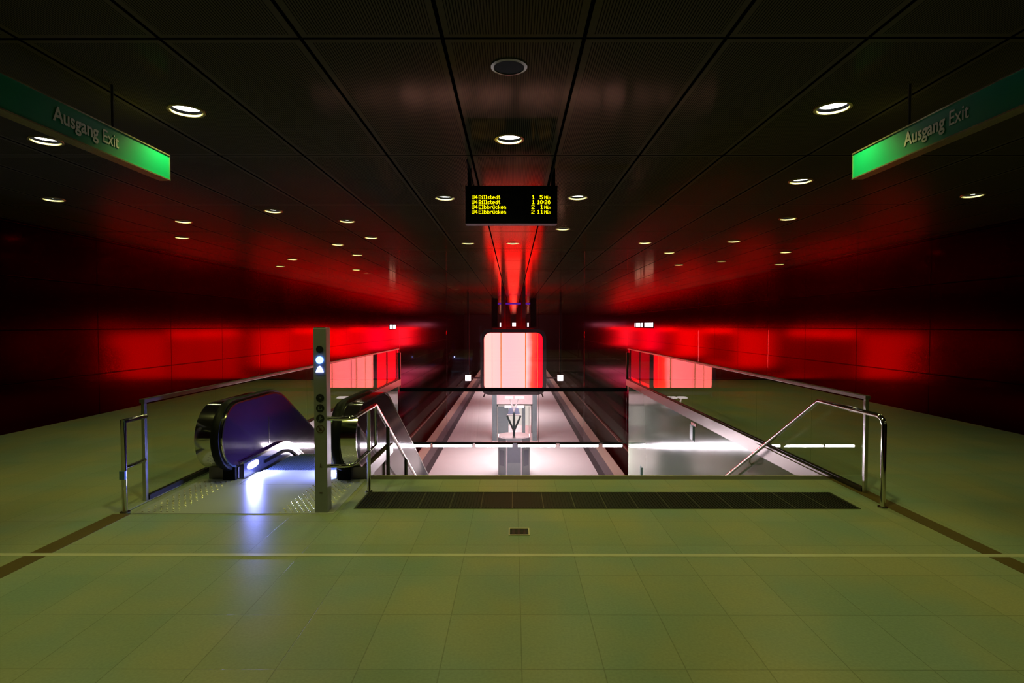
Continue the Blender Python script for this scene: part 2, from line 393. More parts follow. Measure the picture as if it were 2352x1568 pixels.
# platform
PH = 5.08
struct('floor_platform', MB().box(-PH+1.2, PH-1.2, 6.0, YE, PLAT-.9, PLAT), M_platf)
for i, sgn in enumerate((-1, 1)):
    def bx(a, b, z=PLAT): 
        x0, x1 = sorted((sgn*a, sgn*b)); return MB().box(x0, x1, 6.0, YE, z-.9 if z == PLAT else z-.2, z)
    struct('trim_%d' % (8+i*3), bx(PH-.5, PH), M_platedge)
    struct('trim_%d' % (9+i*3), bx(PH-.9, PH-.5), M_platgrey)
    struct('trim_%d' % (10+i*3), bx(PH-1.2, PH-.9), M_platdark)
struct('floor_track_left', MB().box(-WALLX, -PH, 6.0, YE, -6.4, -6.1), M_track)
struct('floor_track_right', MB().box(PH, WALLX, 6.0, YE, -6.4, -6.1), M_track)
for sgn, side in ((-1, 'left'), (1, 'right')):
    for k, xx in enumerate((5.75, 7.2)):
        x = sgn*xx
        r = MB().box(x-.07, x+.07, 6, YE, -6.1, -6.07).box(x-.012, x+.012, 6, YE, -6.07, -5.96).box(x-.035, x+.035, 6, YE, -5.96, -5.92)
        o = r.build('running_rail', M_rail)
        tag(o, 'brown steel running rail on the %s track, %s' % (side, 'nearer the platform' if k == 0 else 'nearer the wall'), 'rail', 'running rails of the two tracks')

# ================================================================== PARTITION GLASS between concourse and hall
def partition():
    t = thing('glass_partition', 'tall glass partition across the hall with a dark crossbar, behind the stair opening', 'glass wall', (0, SCREEN_Y, 0))
    js = [-8.4, -6.1, -3.75, -2.2, -.7, .83, 2.34, 3.75, 6.1, 8.4]
    zt = CEIL
    for a, b in zip(js[:-1], js[1:]):
        mid = abs((a+b)/2) < 3.75
        zb = -.33 if mid else 0.02
        MB().box(a+.008, b-.008, SCREEN_Y, SCREEN_Y+.014, zb, zt).build('pane', M_screen_glass, t)
        if mid: MB().box(a+.008, b-.008, SCREEN_Y, SCREEN_Y+.014, -2.08, -.36).build('pane', M_screen_glass, t)
    MB().box(-3.75, 3.75, SCREEN_Y-.05, SCREEN_Y+.06, -.38, -.26).build('crossbar', M_blackm, t)
    MB().box(-3.75, 3.75, SCREEN_Y-.02, SCREEN_Y+.03, -2.10, -2.06).build('bottom_rail', M_dsteel, t)
    for x in js[1:-1]:
        if abs(x) > 3.7: 
            MB().box(x-.03, x+.03, SCREEN_Y-.03, SCREEN_Y+.04, 0 if abs(x) > 4 else -.3, .9 if abs(x) < 4 else .06).build('mullion', M_dsteel, t)
        else:
            MB().box(x-.005, x+.005, SCREEN_Y-.004, SCREEN_Y+.02, -2.07, CEIL).build('mullion', M_blackm, t)
    MB().box(-WALLX, -3.75, SCREEN_Y-.03, SCREEN_Y+.04, 0, .05).box(3.75, WALLX, SCREEN_Y-.03, SCREEN_Y+.04, 0, .05).build('floor_channel', M_dsteel, t)
partition()

# row of tube lamps along the foot of the partition
segs = [(-3.70, -2.73), (-2.68, -1.34), (-1.26, -.01), (.13, 1.42), (1.53, 2.83), (2.94, 3.62)]
words = ['short leftmost tube lamp of the row under the glass partition, beside the escalator', 'second tube lamp from the left in the row under the glass partition',
         'tube lamp under the glass partition just left of the grey info pillar centre', 'tube lamp under the glass partition just right of the grey info pillar centre',
         'second tube lamp from the right in the row under the glass partition', 'short rightmost tube lamp of the row, next to the stair side wall']
for (a, b), w in zip(segs, words):
    t = thing('tube_lamp', w, 'light', ((a+b)/2, SCREEN_Y-.05, -2.10), 'row of white tube lamps under the partition')
    z = -2.165
    MB().sweep([(a+.03, SCREEN_Y-.02, z), (a+.06, SCREEN_Y-.02, z), (b-.06, SCREEN_Y-.02, z), (b-.03, SCREEN_Y-.02, z)], [(.055*math.cos(2*PI*i/14), .055*math.sin(2*PI*i/14)) for i in range(14)]).build('tube', M_tube, t, smooth=True)
    MB().box(a, b, SCREEN_Y-.17, SCREEN_Y+.03, -2.11, -2.10).box(a, a+.04, SCREEN_Y-.05, SCREEN_Y+.02, -2.20, -2.11).box(b-.04, b, SCREEN_Y-.05, SCREEN_Y+.02, -2.20, -2.11).build('holder_shade', M_dsteel, t)  # top plate widened to keep the tube's light off the ceiling

# ================================================================== GLASS BALUSTRADES
def balustrade(sgn, y0, label):
    x = sgn*(VOID+.03)
    t = thing('glass_balustrade', label, 'balustrade', (x, y0, 0), 'glass balustrades beside the stair opening')
    H = 1.03
    ys = [y0, 7.1, 8.7, 10.25, 11.8, 13.4, 15.0, 16.7, SCREEN_Y-.06]
    for a, b in zip(ys[:-1], ys[1:]):
        MB().box(x-.008, x+.008, a+.006, b-.006, .05, H-.02).build('pane', M_glass, t)
    MB().box(x-.028, x+.028, y0-.03, SCREEN_Y-.06, H-.02, H+.02).build('top_rail', M_fascia, t, bevel=.004)
    MB().box(x-.018, x+.018, y0-.018, y0+.022, 0, H-.02).build('post', M_steel, t, bevel=.004)
    MB().box(x-.025, x+.025, y0+.03, SCREEN_Y-.06, 0, .05).build('floor_channel', M_dsteel, t)
    if sgn > 0: MB().box(x-.012, x-.008, 6.12, 6.30, .84, .90).build('sticker', M_steel, t)
    return t
yr = on_z(1978, 1131, 0).y; yl = on_z(346, 1150, 0).y
balustrade(1, yr, 'long clear glass balustrade with metal top rail on the right, beside the stairs')
balustrade(-1, yl, 'long clear glass balustrade with metal top rail on the left, behind the escalator')

# small end barrier on the left: tube frame with one mid bar
p = on_z(286, 1178, 0)
t = thing('end_barrier', 'steel tube barrier with one middle bar, left of the escalator landing', 'railing', (p.x, p.y, 0))
xx = p.x
MB().tube([(xx, p.y, 0), (xx, p.y, .88), (xx, yl-.05, .88)], .024).build('frame_tube', M_polish, t, smooth=True)
MB().tube([(xx, p.y, .43), (xx-.02, yl-.04, .43)], .018).build('middle_bar', M_polish, t, smooth=True)
MB().box(xx-.022, xx+.03, p.y-.04, p.y-.012, .33, .41).build('sensor', mat('blue_sensor', (.12, .2, .35), .2, .3), t)
MB().cyl_z(xx, p.y, 0, .012, .045).build('foot_plate', M_steel, t)

# ================================================================== STAIRS
NR, RISE, TREAD = 30, 5.0/30, 8.66/30
prof = [(6.70, -.28)]
y, z = 6.70, -RISE
pts = [(6.70, -RISE)]
for i in range(NR-1):
    pts.append((y+TREAD, z)); y += TREAD; z -= RISE; pts.append((y, z))
pts = pts[:-1]+[(y, PLAT+.0)]
poly = pts+[(y-.8, PLAT), (6.70, -.7)]
st = MB()
# build step by step so every face stays convex
yy, zz = 6.70, -RISE
for i in range(NR-1):
    st.prism_x([(yy, zz), (yy+TREAD, zz), (yy+TREAD, zz-RISE-.2), (yy, zz-RISE-.2)], -1.72, VOID-.03)
    yy += TREAD; zz -= RISE
o = thing('staircase', 'wide stone staircase leading down from the dark edge strip to the platform', 'stairs', (1.0, 6.7, 0))
st.build('steps', M_conc, o)
ns = MB(); yy, zz = 6.70, -RISE
for i in range(NR-1):
    ns.box(-1.70, VOID-.05, yy+TREAD-.05, yy+TREAD+.002, zz, zz+.003); yy += TREAD; zz -= RISE
ns.build('nosings', M_platdark, o)

# right handrail
b0 = on_z(2026, 1165, 0)
xr = b0.x
yk = on_y(1865, 917, 6.4).y
t = thing('handrail', 'bent steel tube handrail on the right side of the stairs', 'handrail', (xr, b0.y, 0), 'stair handrails')
sl = math.tan(math.radians(30.5))
y1 = 6.68; zt = .90
path = [(xr, b0.y, 0), (xr, b0.y, .82), (xr, b0.y+.025, .87), (xr, b0.y+.08, .90), (xr-.01, y1, .90), (xr-.03, 15.2, .90-(15.2-y1)*sl)]
MB().tube(path, .024, 14).build('rail_tube', M_polish, t, smooth=True)
for yb in (8.55, 10.6, 12.7, 14.6):
    zb = .90-(yb-y1)*sl
    MB().tube([(xr-.02, yb, zb-.02), (xr-.02, yb+.02, zb-.10), (xr+.02, yb+.06, zb-.14), (VOID-.03, yb+.08, zb-.12)], .010, 8).build('bracket', M_steel, t, smooth=True)
MB().cyl_z(xr, b0.y, 0, .012, .045).build('foot_plate', M_steel, t)

# info column + left handrail
cpl = on_z(723, 1178, 0); cpr = on_z(752, 1178, 0)
cx0, cx1, cy = cpl.x, cpr.x, cpl.y
cz = on_y(737, 753, cy).z
t = thing('signal_column', 'slim square steel column with lit blue and white signals beside the escalator', 'column', ((cx0+cx1)/2, cy, 0))
MB().box(cx0, cx1, cy, cy+.125, 0, cz).build('post', mat('column_steel', (.30, .30, .33), .4, .34, var=.06, scale=14, stretch=(1, 1, 6)), t, bevel=.003)
cxm = (cx0+cx1)/2
def disc_y(x, z, r, y0, y1, n=28):
    return MB().prism_y([(x+r*math.cos(2*PI*i/n), z+r*math.sin(2*PI*i/n)) for i in range(n)], y0, y1)
def zc_(py): return on_y(737, py, cy).z
rr = .034
disc_y(cxm, zc_(802), rr, cy-.004, cy).build('signal_lens', M_sticker, t)['label'] = 'unlit black round signal'
disc_y(cxm, zc_(826.5), rr, cy-.012, cy).build('signal_lens', M_blue, t)['label'] = 'lit blue-white round signal'
zq = zc_(848)
MB().prism_y([(cxm-.036, zq-.028), (cxm+.036, zq-.028), (cxm+.030, zq-.008), (cxm+.012, zq+.026), (cxm, zq+.033), (cxm-.012, zq+.026), (cxm-.030, zq-.008)], cy-.012, cy).build('signal_lens', M_whites, t)['label'] = 'lit white triangle signal'
for k, py in enumerate((914, 937.5, 961)):
    zz_ = zc_(py)
    d = disc_y(cxm, zz_, .039, cy-.003, cy).build('pictogram', M_sticker, t)
    g = MB()
    if k == 0:
        g.box(cxm-.004, cxm+.012, cy-.005, cy-.003, zz_-.004, zz_+.010)
    if k == 1:
        g.box(cxm-.020, cxm-.008, cy-.005, cy-.003, zz_-.018, zz_+.018).box(cxm-.008, cxm+.02, cy-.005, cy-.003, zz_-.018, zz_-.010).box(cxm+.012, cxm+.018, cy-.005, cy-.003, zz_-.010, zz_+.004)
    if k == 2:
        g.prism_y([(cxm-.022, zz_-.022), (cxm-.016, zz_-.026), (cxm+.024, zz_+.002), (cxm+.018, zz_+.008)], cy-.005, cy-.003)
        g.prism_y([(cxm-.012, zz_-.010), (cxm+.006, zz_-.002), (cxm+.004, zz_+.026), (cxm-.003, zz_+.026)], cy-.005, cy-.003)
    g.build('symbol', M_picto, d)
zz_ = zc_(985)
g = MB(); n = 32
outer = [(cxm+.039*math.cos(2*PI*i/n), zz_+.039*math.sin(2*PI*i/n)) for i in range(n)]; inner = [(cxm+.033*math.cos(2*PI*i/n), zz_+.033*math.sin(2*PI*i/n)) for i in range(n)]
for i in range(n):
    j = (i+1) % n; g.prism_y([outer[i], outer[j], inner[j], inner[i]], cy-.004, cy)
g.prism_y([(cxm-.027, zz_+.022), (cxm-.022, zz_+.027), (cxm+.027, zz_-.022), (cxm+.022, zz_-.027)], cy-.004, cy)
g.prism_y([(cxm-.012, zz_-.020), (cxm+.008, zz_-.016), (cxm+.013, zz_-.002), (cxm+.008, zz_+.014), (cxm+.002, zz_+.004), (cxm-.010, zz_-.004)], cy-.004, cy)
g.build('pictogram', M_pictod, t)['label'] = 'brown outlined prohibition symbol'
zz_ = zc_(1068)
g = MB()
g.box(cxm-.002, cxm+.002, cy-.003, cy, zz_-.022, zz_+.018).prism_y([(cxm-.016, zz_-.002), (cxm, zz_+.008), (cxm+.016, zz_-.002), (cxm, zz_+.002)], cy-.003, cy).prism_y([(cxm-.012, zz_-.022), (cxm-.009, zz_-.022), (cxm+.001, zz_-.004), (cxm-.001, zz_-.004)], cy-.003, cy).prism_y([(cxm+.012, zz_-.022), (cxm+.009, zz_-.022), (cxm-.001, zz_-.004), (cxm+.001, zz_-.004)], cy-.003, cy)
g.build('engraved_figure', M_pictod, t)
zz_ = zc_(1132)
MB().box(cxm-.013, cxm+.013, cy-.003, cy, zz_-.006, zz_+.006).build('maker_plate', M_pictod, t)
MB().box(cx0+.006, cx1-.006, cy+.008, cy+.117, cz, cz+.006).build('cap', M_steel, t)

xl = -1.56
t = thing('handrail', 'two-bar steel tube handrail with posts between the escalator and the stairs', 'handrail', (xl, cy, 0), 'stair handrails')
ym = cy+.06; yk = 6.33
path = [(cx1, ym, .90), (xl-.08, ym, .90), (xl-.03, ym+.02, .90), (xl, ym+.08, .90), (xl, yk, .90), (xl, 14.9, .90-(14.9-yk)*sl)]
MB().tube(path, .021, 12).build('rail_tube', M_polish, t, smooth=True)
path = [(cx1, ym, .44), (xl-.08, ym, .44), (xl-.03, ym+.02, .44), (xl, ym+.08, .44), (xl, yk, .44), (xl, yk, .885)]
MB().tube(path, .018, 12).build('lower_rail', M_polish, t, smooth=True)
for yp, zb in ((6.02, 0),):
    MB().tube([(xl, yp, 0), (xl, yp, .89)], .021, 12).build('post', M_polish, t, smooth=True)
    MB().cyl_z(xl, yp, 0, .01, .038).build('foot_plate', M_steel, t)
for yp in (6.95, 8.1, 9.8, 11.5, 13.2):
    ztop = .90-(yp-yk)*sl
    zb = -RISE*(int((yp-6.70)/TREAD)+1)
    MB().tube([(xl, yp, zb), (xl, yp, ztop)], .024, 12).build('post', M_dsteel, t, smooth=True)

# ================================================================== ESCALATOR
ANG = math.radians(30)
Y0N, RN, ZC = 6.55, .415, .525       # newel centre / radius
YBEND = 7.45
def side_path(off, yend=16.1):
    """handrail line in (y, z); off = distance inwards"""
    r = RN-off; P = []
    for i in range(0, 17):
        a = -PI/2-PI*i/16
        P.append((Y0N+r*math.cos(a), ZC+r*math.sin(a)*1.0))
    ztop = ZC+r
    # bend of radius R
    R = 1.0-off
    for i in range(0, 9):
        a = ANG*i/8
        P.append((YBEND+R*math.sin(a), ztop-R*(1-math.cos(a))))
    y, z = P[-1]
    zlow = PLAT+.94-off-.0
    yb = y+(z-zlow)/math.tan(ANG)
    P.append((yb, zlow))
    yn = yb+1.1
    for i in range(0, 13):
        a = PI/2-PI*i/12
        P.append((yn+r*math.cos(a), PLAT+ZC+r*math.sin(a)))
    return P
XLI, XLO = -3.22, -3.53    # left balustrade inner / outer
XRI, XRO = -2.04, -1.74
es = thing('escalator', 'descending escalator with black handrails and rounded steel newels at left of the stairs', 'escalator', (-2.63, 6.55, 0))
def lower_line(d):        # lower boundary, z offset d from landing level, same bend
    P = [(Y0N, d), (YBEND+.2, d)]
    for i in range(1, 9):
        a = ANG*i/8; P.append((YBEND+.2+.8*math.sin(a), d-.8*(1-math.cos(a))))
    y, z = P[-1]; zl = PLAT+d
    P.append((y+(z-zl)/math.tan(ANG), zl)); P.append((P[-1][0]+1.0, zl))
    return P
for (xi, xo, nm) in ((XLI, XLO, 'left'), (XRI, XRO, 'right')):
    s = 1 if xo < xi else -1          # +1: the outer face is on the left
    top = side_path(.05); low = lower_line(.10)
    poly = top+low[::-1]
    xa, xb = sorted((xi-s*.004, xo+s*.004))
    MB().prism_x(poly, xa, xb).build('balustrade_panel', M_panel, es)
    # polished bands following the outline: wide outer band, narrow inner rim
    def band(xc, w, off, h, name, m, smooth=True):
        P = [(xc, y, z) for y, z in side_path(off)]
        sec = [(-w/2, -h/2), (w/2, -h/2), (w/2, h/2), (-w/2, h/2)]
        return MB().sweep(P, sec, up=Vector((1, 0, 0))).build(name, m, es, smooth=False) if False else None
    def strip(x0, x1, off0, off1, name, m):
        A = side_path(off0); B = side_path(off1); mb = MB(); n = len(A)
        x0, x1 = sorted((x0, x1))
        vs = []
        for (ya, za), (yb, zb) in zip(A, B): vs += [(x0, ya, za), (x1, ya, za), (x1, yb, zb), (x0, yb, zb)]
        fs = []
        for i in range(n-1):
            for q in range(4):
                w = (q+1) % 4; fs.append((i*4+q, i*4+w, (i+1)*4+w, (i+1)*4+q))
        fs += [(0, 1, 2, 3), ((n-1)*4, (n-1)*4+3, (n-1)*4+2, (n-1)*4+1)]
        return mb.add(vs, fs).build(name, m, es, smooth=True)
    xh = xi-s*.075                     # handrail centre
    strip(xh-s*.045, xo, .035, .055, 'outer_band', M_polish)
    strip(xi, xh+s*.045, .035, .055, 'inner_rim', M_polish)
    # black handrail: rounded section swept round the outline
    A = side_path(.0); C = side_path(.05); mb = MB(); vs = []; n = len(A)
    prof = [(-.040, 1), (-.046, .6), (-.044, .15), (-.030, 0), (0, -.12), (.030, 0), (.044, .15), (.046, .6), (.040, 1)]
    k = len(prof)
    for (ya, za), (yc, zc2) in zip(A, C):
        for px_, q in prof: vs.append((xh+px_, ya+(yc-ya)*q, za+(zc2-za)*q))
    fs = []
    for i in range(n-1):
        for q in range(k):
            w = (q+1) % k; fs.append((i*k+q, i*k+w, (i+1)*k+w, (i+1)*k+q))
    fs += [tuple(range(k)), tuple(range((n-1)*k, n*k))]
    mb.add(vs, fs).build('handrail', M_black, es, smooth=True)
    # base block with the black handrail inlet
    xa, xb = sorted((xi+s*.0, xo-s*.04))
    bb = MB().box(xa, xb, 6.53, 7.9, 0.004, .14).build('base_block', M_fascia, es, bevel=.004)
    MB().box(xh-.07, xh+.07, 6.455, 6.50, .0035, .19).build('handrail_inlet', M_blackm, bb)
    # skirting with pale deck on top, following the slope
    L_ = lower_line(.17); L0 = lower_line(-.25)
    xs = xi+s*.045
    xa, xb = sorted((xi, xs))
    sk = MB().prism_x([(L_[0][0]+.02, .17)]+L_[1:]+L0[::-1][:-1]+[(L_[0][0]+.02, -.01)], xa, xb).build('skirting', mat('skirting_'+nm, (.12, .12, .16), .6, .20, var=.05), es)
    dk = MB(); A = lower_line(.20); B = lower_line(.17); vs = []
    for (ya, za), (yb, zb) in zip(A, B): vs += [(xa-.004, ya, za), (xb+.004, ya, za), (xb+.004, yb, zb), (xa-.004, yb, zb)]
    fs = []
    for i in range(len(A)-1):
        for q in range(4):
            w = (q+1) % 4; fs.append((i*4+q, i*4+w, (i+1)*4+w, (i+1)*4+q))
    fs += [(0, 1, 2, 3), tuple(len(vs)-4+q for q in (3, 2, 1, 0))]
    dk.add(vs, fs).build('deck_trim', M_polish, sk)
    A = lower_line(.085); B = lower_line(.05); vs = []; A[0] = (7.1, A[0][1]); B[0] = (7.1, B[0][1])
    x2 = xs+s*.018; xa2, xb2 = sorted((xs, x2)); br = MB()
    for (ya, za), (yb, zb) in zip(A, B): vs += [(xa2, ya, za), (xb2, ya, za), (xb2, yb, zb), (xa2, yb, zb)]
    br.add(vs, fs).build('skirt_brush', M_blackm, sk)
    # oval lamp in the skirting
    n = 20; yc, zc3 = 6.80, .105
    MB().prism_x([(yc+.14*math.copysign(abs(math.cos(2*PI*i/n))**.6, math.cos(2*PI*i/n)), zc3+.038*math.sin(2*PI*i/n)) for i in range(n)], xs-.002, xs+s*.006).build('skirting_lamp', M_skirtlamp, sk)
# seams on the inner panel 
for yy_ in (7.36, 9.2, 11.2):
    zt_ = .86 if yy_ < 7.6 else .86-(yy_-7.9)*math.tan(ANG)
    MB().box(XLI-.002, XLI+.003, yy_-.002, yy_+.002, zt_-.62, zt_-.25).build('panel_seam', M_polish, es)
# comb plate, steps
MB().box(-3.10, -2.16, 6.30, 6.92, -.012, .004).build('comb_plate', M_plate, es)
yy, zz = 6.92, -.004
for i in range(26):
    if i < 2: dz = 0
    elif i == 2: dz = .06
    elif i == 3: dz = .15
    else: dz = .4*math.tan(ANG)
    zz -= dz
    if zz < PLAT: break
    s_ = MB()
    s_.box(-3.10, -2.16, yy, yy+.40, zz-.26, zz-.006)
    for q in range(30):
        x = -3.09+q*.0317; s_.box(x, x+.018, yy, yy+.395, zz-.006, zz)
    s_.build('step', M_step, es)
    yy += .40
MB().prism_x([(6.95, -.3), (7.6, -.32), (16, -5.0), (14.6, -5.0), (7.2, -1.2), (6.95, -1.0)], XLO+.06, XRO-.02).build('truss_casing', M_metalwall, es)
# solid cladding between escalator and stairs
lw = lower_line(.11); poly = lw+[(lw[-1][0], PLAT), (lw[-1][0]-1.9, PLAT), (6.95, -1.1), (6.55, 0.0)]
MB().prism_x(poly, XRO+.004, XRO+.018).build('side_cladding', mat('side_cladding', (.045, .032, .020), .1, .06, var=.03), es)

# landing floor plate with studded tactile strips
lp = thing('landing_plate', 'pale metal floor plate with studded edge strips in front of the escalator', 'floor plate', (-2.6, 5.9, 0))
pl = MB().box(-3.64, -1.72, 5.315, 6.30, -.012, .003).box(-3.64, -3.11, 6.30, 6.52, -.012, .003).box(-2.16, -1.72, 6.30, 6.52, -.012, .003)
pl.build('plate', M_plate, lp)
for xs0, xs1 in ((-3.58, -3.24), (-2.25, -1.80)):
    g = MB()
    k = 0; y = 5.36
    while y < 6.45:
        x = xs0+(.03 if k % 2 else 0)
        while x < xs1:
            if not (cx0-.02 < x < cx1+.02 and cy-.02 < y < cy+.15) and not (y > 6.42): g.cyl_z(x, y, .003, .0065, .011, 8, .007)
            x += .06
        y += .05; k += 1
    tag(g.build('tactile_studs', M_stud, lp), kind='stuff')

# ================================================================== FLOOR GRATE, OUTLET
gx0, gx1, gy0, gy1 = -1.56, 3.40, on_z(1176, 1168, 0).y, on_z(1176, 1131, 0).y
gt_ = thing('floor_grating', 'long dark ribbed entrance grating set in the floor before the stairs', 'grating', ((gx0+gx1)/2, (gy0+gy1)/2, 0))
NG = 16; w = (gx1-gx0)/NG
for i in range(NG):
    a = gx0+i*w+.004; b = a+w-.008; g = MB().box(a, b, gy0, gy1, 0, .002)
    for q in range(10):
        xx = a+.01+q*(b-a-.02)/9.5; g.box(xx, xx+.010, gy0+.004, gy1-.004, .002, .009)
    g.build('grate_panel', M_grate, gt_)
fr_ = MB().box(gx0-.008, gx0, gy0-.006, gy1+.006, 0, .006).box(gx1, gx1+.008, gy0-.006, gy1+.006, 0, .006).box(gx0, gx1, gy0-.006, gy0, 0, .006).box(gx0, gx1, gy1, gy1+.006, 0, .006)
for i in range(1, NG): fr_.box(gx0+i*w-.004, gx0+i*w+.004, gy0, gy1, 0, .004)
fr_.build('frame', mat('grate_frame', (.22, .21, .14), .8, .35), gt_)
A = on_z(1171, 1229, 0); B = on_z(1213, 1215, 0)
ot = thing('floor_outlet', 'small rectangular metal floor outlet cover in front of the grating', 'floor outlet', ((A.x+B.x)/2, (A.y+B.y)/2, 0))
MB().box(A.x, B.x, A.y, B.y, 0, .004).build('lid', M_grate, ot)
MB().box(A.x-.01, B.x+.01, A.y-.01, A.y, 0, .008).box(A.x-.01, B.x+.01, B.y, B.y+.01, 0, .008).box(A.x-.01, A.x, A.y, B.y, 0, .008).box(B.x, B.x+.01, A.y, B.y, 0, .008).build('rim', M_line, ot)
g = MB()
for i in range(3):
    x = A.x+.02+i*(B.x-A.x-.02)/3; g.box(x, x+(B.x-A.x)/3-.03, A.y+.012, B.y-.012, .004, .006)
g.build('sockets', M_dsteel, ot)

# ================================================================== EXIT SIGNS
def exit_sign(px_end, ytop, ybot, sgn, label):
    Y = 4.8
    pt = on_y(px_end, ytop, Y); pb = on_y(px_end, ybot, Y)
    X = pt.x; z1, z0 = pt.z, pb.z
    Yn = 2.2
    t = thing('exit_sign', label, 'sign', (X, (Y+Yn)/2, z1), 'hanging green exit signs')
    face = -sgn        # faces the middle
    d = .085
    xa, xb = sorted((X, X+sgn*d))
    pan = MB().box(xa+.003, xb-.003, Yn+.003, Y-.003, z0+.010, z1-.010).build('panel', M_green, t)
    rim = mat('sign_rim', (.50, .47, .30), .9, .25)
    r = MB().box(xa-.004, xb+.004, Yn, Y, z1-.010, z1).box(xa-.004, xb+.004, Yn, Y, z0, z0+.010).box(xa-.002, xb+.002, Y-.005, Y, z0, z1).box(xa-.002, xb+.002, Yn, Yn+.005, z0, z1)
    r.build('rim', rim, t)
    for yh in (Y-.62, Yn+.5):
        MB().tube([(X+sgn*d/2, yh, z1), (X+sgn*d/2, yh, CEIL)], .009, 8).build('hanger_rod', M_dsteel, t, smooth=True)
    # lettering on the face towards the middle
    xf = X-sgn*.0005
    h = (z1-z0)
    def ypix(px, X=X): return X*FPX/(px-VX)
    if sgn < 0:  # left sign, read from near to far (left to right on the photo)
        a0, a1, b0, b1 = ypix(131), ypix(234), ypix(245), ypix(280)
        xd = (0, 1, 0)
    else:
        a0, a1, b0, b1 = ypix(2066), ypix(2158), ypix(2168), ypix(2212)
        xd = (0, -1, 0)
    for s_, (c0, c1), bold in (('Ausgang', (a0, a1), .0028), ('Exit', (b0, b1), .0004)):
        o = text_mesh(s_, h*.62, M_white, 'lettering', pan, (xf, c0, z0+h*.36), xd, bold=bold, extrude=.0005)
        ys_ = [v.co.y for v in o.data.vertices]; cur = max(ys_)-min(ys_); want = abs(c1-c0)
        k = want/cur; ref = c0-t.location.y
        lo_ = min(ys_) if xd[1] > 0 else max(ys_)
        for v in o.data.vertices: v.co.y = ref+(v.co.y-lo_)*k
    return t
exit_sign(389, 356, 415, -1, 'green hanging exit sign at upper left with white words Ausgang Exit')
exit_sign(1957, 353, 413, 1, 'green hanging exit sign at upper right with white words Ausgang Exit')

# ================================================================== DEPARTURE BOARD
BY = 6.34
p0 = on_y(1068.5, 426, BY); p1 = on_y(1280, 513, BY)
bt = thing('departure_board', 'black hanging departure board with four lines of yellow text', 'display board', ((p0.x+p1.x)/2, BY, p0.z))
MB().box(p0.x, p1.x, BY+.002, BY+.16, p1.z, p0.z).build('casing', M_blackm, bt, bevel=.003)
scr = MB().box(p0.x+.008, p1.x-.008, BY-.001, BY+.002, p1.z+.008, p0.z-.008).build('screen', M_screen, bt)
MB().box(p0.x, p1.x, BY+.0, BY+.014, p1.z-.004, p1.z).build('bottom_edge', M_dsteel, bt)
for sx in (-1, 1):
    xc = (p0.x+p1.x)/2+sx*.418*BY/5.6
    MB().box(xc-.022, xc+.022, BY+.05, BY+.09, p0.z, CEIL).build('hanger', M_blackm, bt)
    MB().tube([(xc-sx*.05, BY+.04, p0.z), (xc-sx*.0, BY-.28, CEIL)], .008, 6).build('brace', M_blackm, bt)
F57 = {
'U': ['10001']*6+['01110'], '4': ['00010', '00110', '01010', '10010', '11111', '00010', '00010'],
'B': ['11110', '10001', '10001', '11110', '10001', '10001', '11110'], 'i': ['010', '000', '110', '010', '010', '010', '111'],
'l': ['110', '010', '010', '010', '010', '010', '111'], 's': ['0000', '0000', '0111', '1000', '0110', '0001', '1110'],
't': ['0100', '0100', '1110', '0100', '0100', '0101', '0010'], 'e': ['00000', '00000', '01110', '10001', '11111', '10000', '01110'],
'd': ['00001', '00001', '01101', '10011', '10001', '10011', '01101'], 'E': ['11111', '10000', '10000', '11110', '10000', '10000', '11111'],
'b': ['10000', '10000', '10110', '11001', '10001', '11001', '10110'], 'r': ['0000', '0000', '1011', '1100', '1000', '1000', '1000'],
'ü': ['01010', '00000', '10001', '10001', '10001', '10011', '01101'], 'Ü': ['01010', '00000', '10001', '10001', '10001', '10001', '01110'],
'c': ['0000', '0000', '0110', '1001', '1000', '1001', '0110'], 'k': ['1000', '1000', '1001', '1010', '1100', '1010', '1001'],
'n': ['0000', '0000', '1110', '1001', '1001', '1001', '1001'], 'M': ['10001', '11011', '10101', '10101', '10001', '10001', '10001'],
'1': ['0010', '0110', '0010', '0010', '0010', '0010', '0111'], '5': ['1111', '1000', '1110', '0001', '0001', '1001', '0110'],
'0': ['0110', '1001', '1001', '1001', '1001', '1001', '0110'], ':': ['0', '0', '1', '0', '1', '0', '0'],
'2': ['0110', '1001', '0001', '0010', '0100', '1000', '1111'], '6': ['0110', '1000', '1110', '1001', '1001', '1001', '0110'], ' ': ['00']*7}
def dots(mb, s, x0px, x1px, ytpx, ybpx):
    cols = []
    for ch in s:
        g = F57[ch]
        for c in range(len(g[0])): cols.append([g[r][c] for r in range(7)])
        cols.append(['0']*7)
    cols = cols[:-1]
    A = on_y(x0px, ytpx, BY-.002); B = on_y(x1px, ybpx, BY-.002)
    dx = (B.x-A.x)/len(cols); dz = (A.z-B.z)/7
    for i, c in enumerate(cols):
        r = 0
        while r < 7:
            if c[r] == '1':
                r2 = r
                while r2+1 < 7 and c[r2+1] == '1': r2 += 1
                mb.box(A.x+i*dx, A.x+(i+1.08)*dx, BY-.004, BY-.001, A.z-(r2+1)*dz, A.z-r*dz-.08*dz); r = r2+1
            else: r += 1
rows = [(448, 457.2, 'Billstedt', 1149, '1', '5'), (459.4, 468.6, 'Billstedt', 1149, '1', None), (470.6, 479.8, 'ElbbrÜcken', 1162, '2', '1'), (481.8, 491, 'ElbbrÜcken', 1162, '2', '11')]
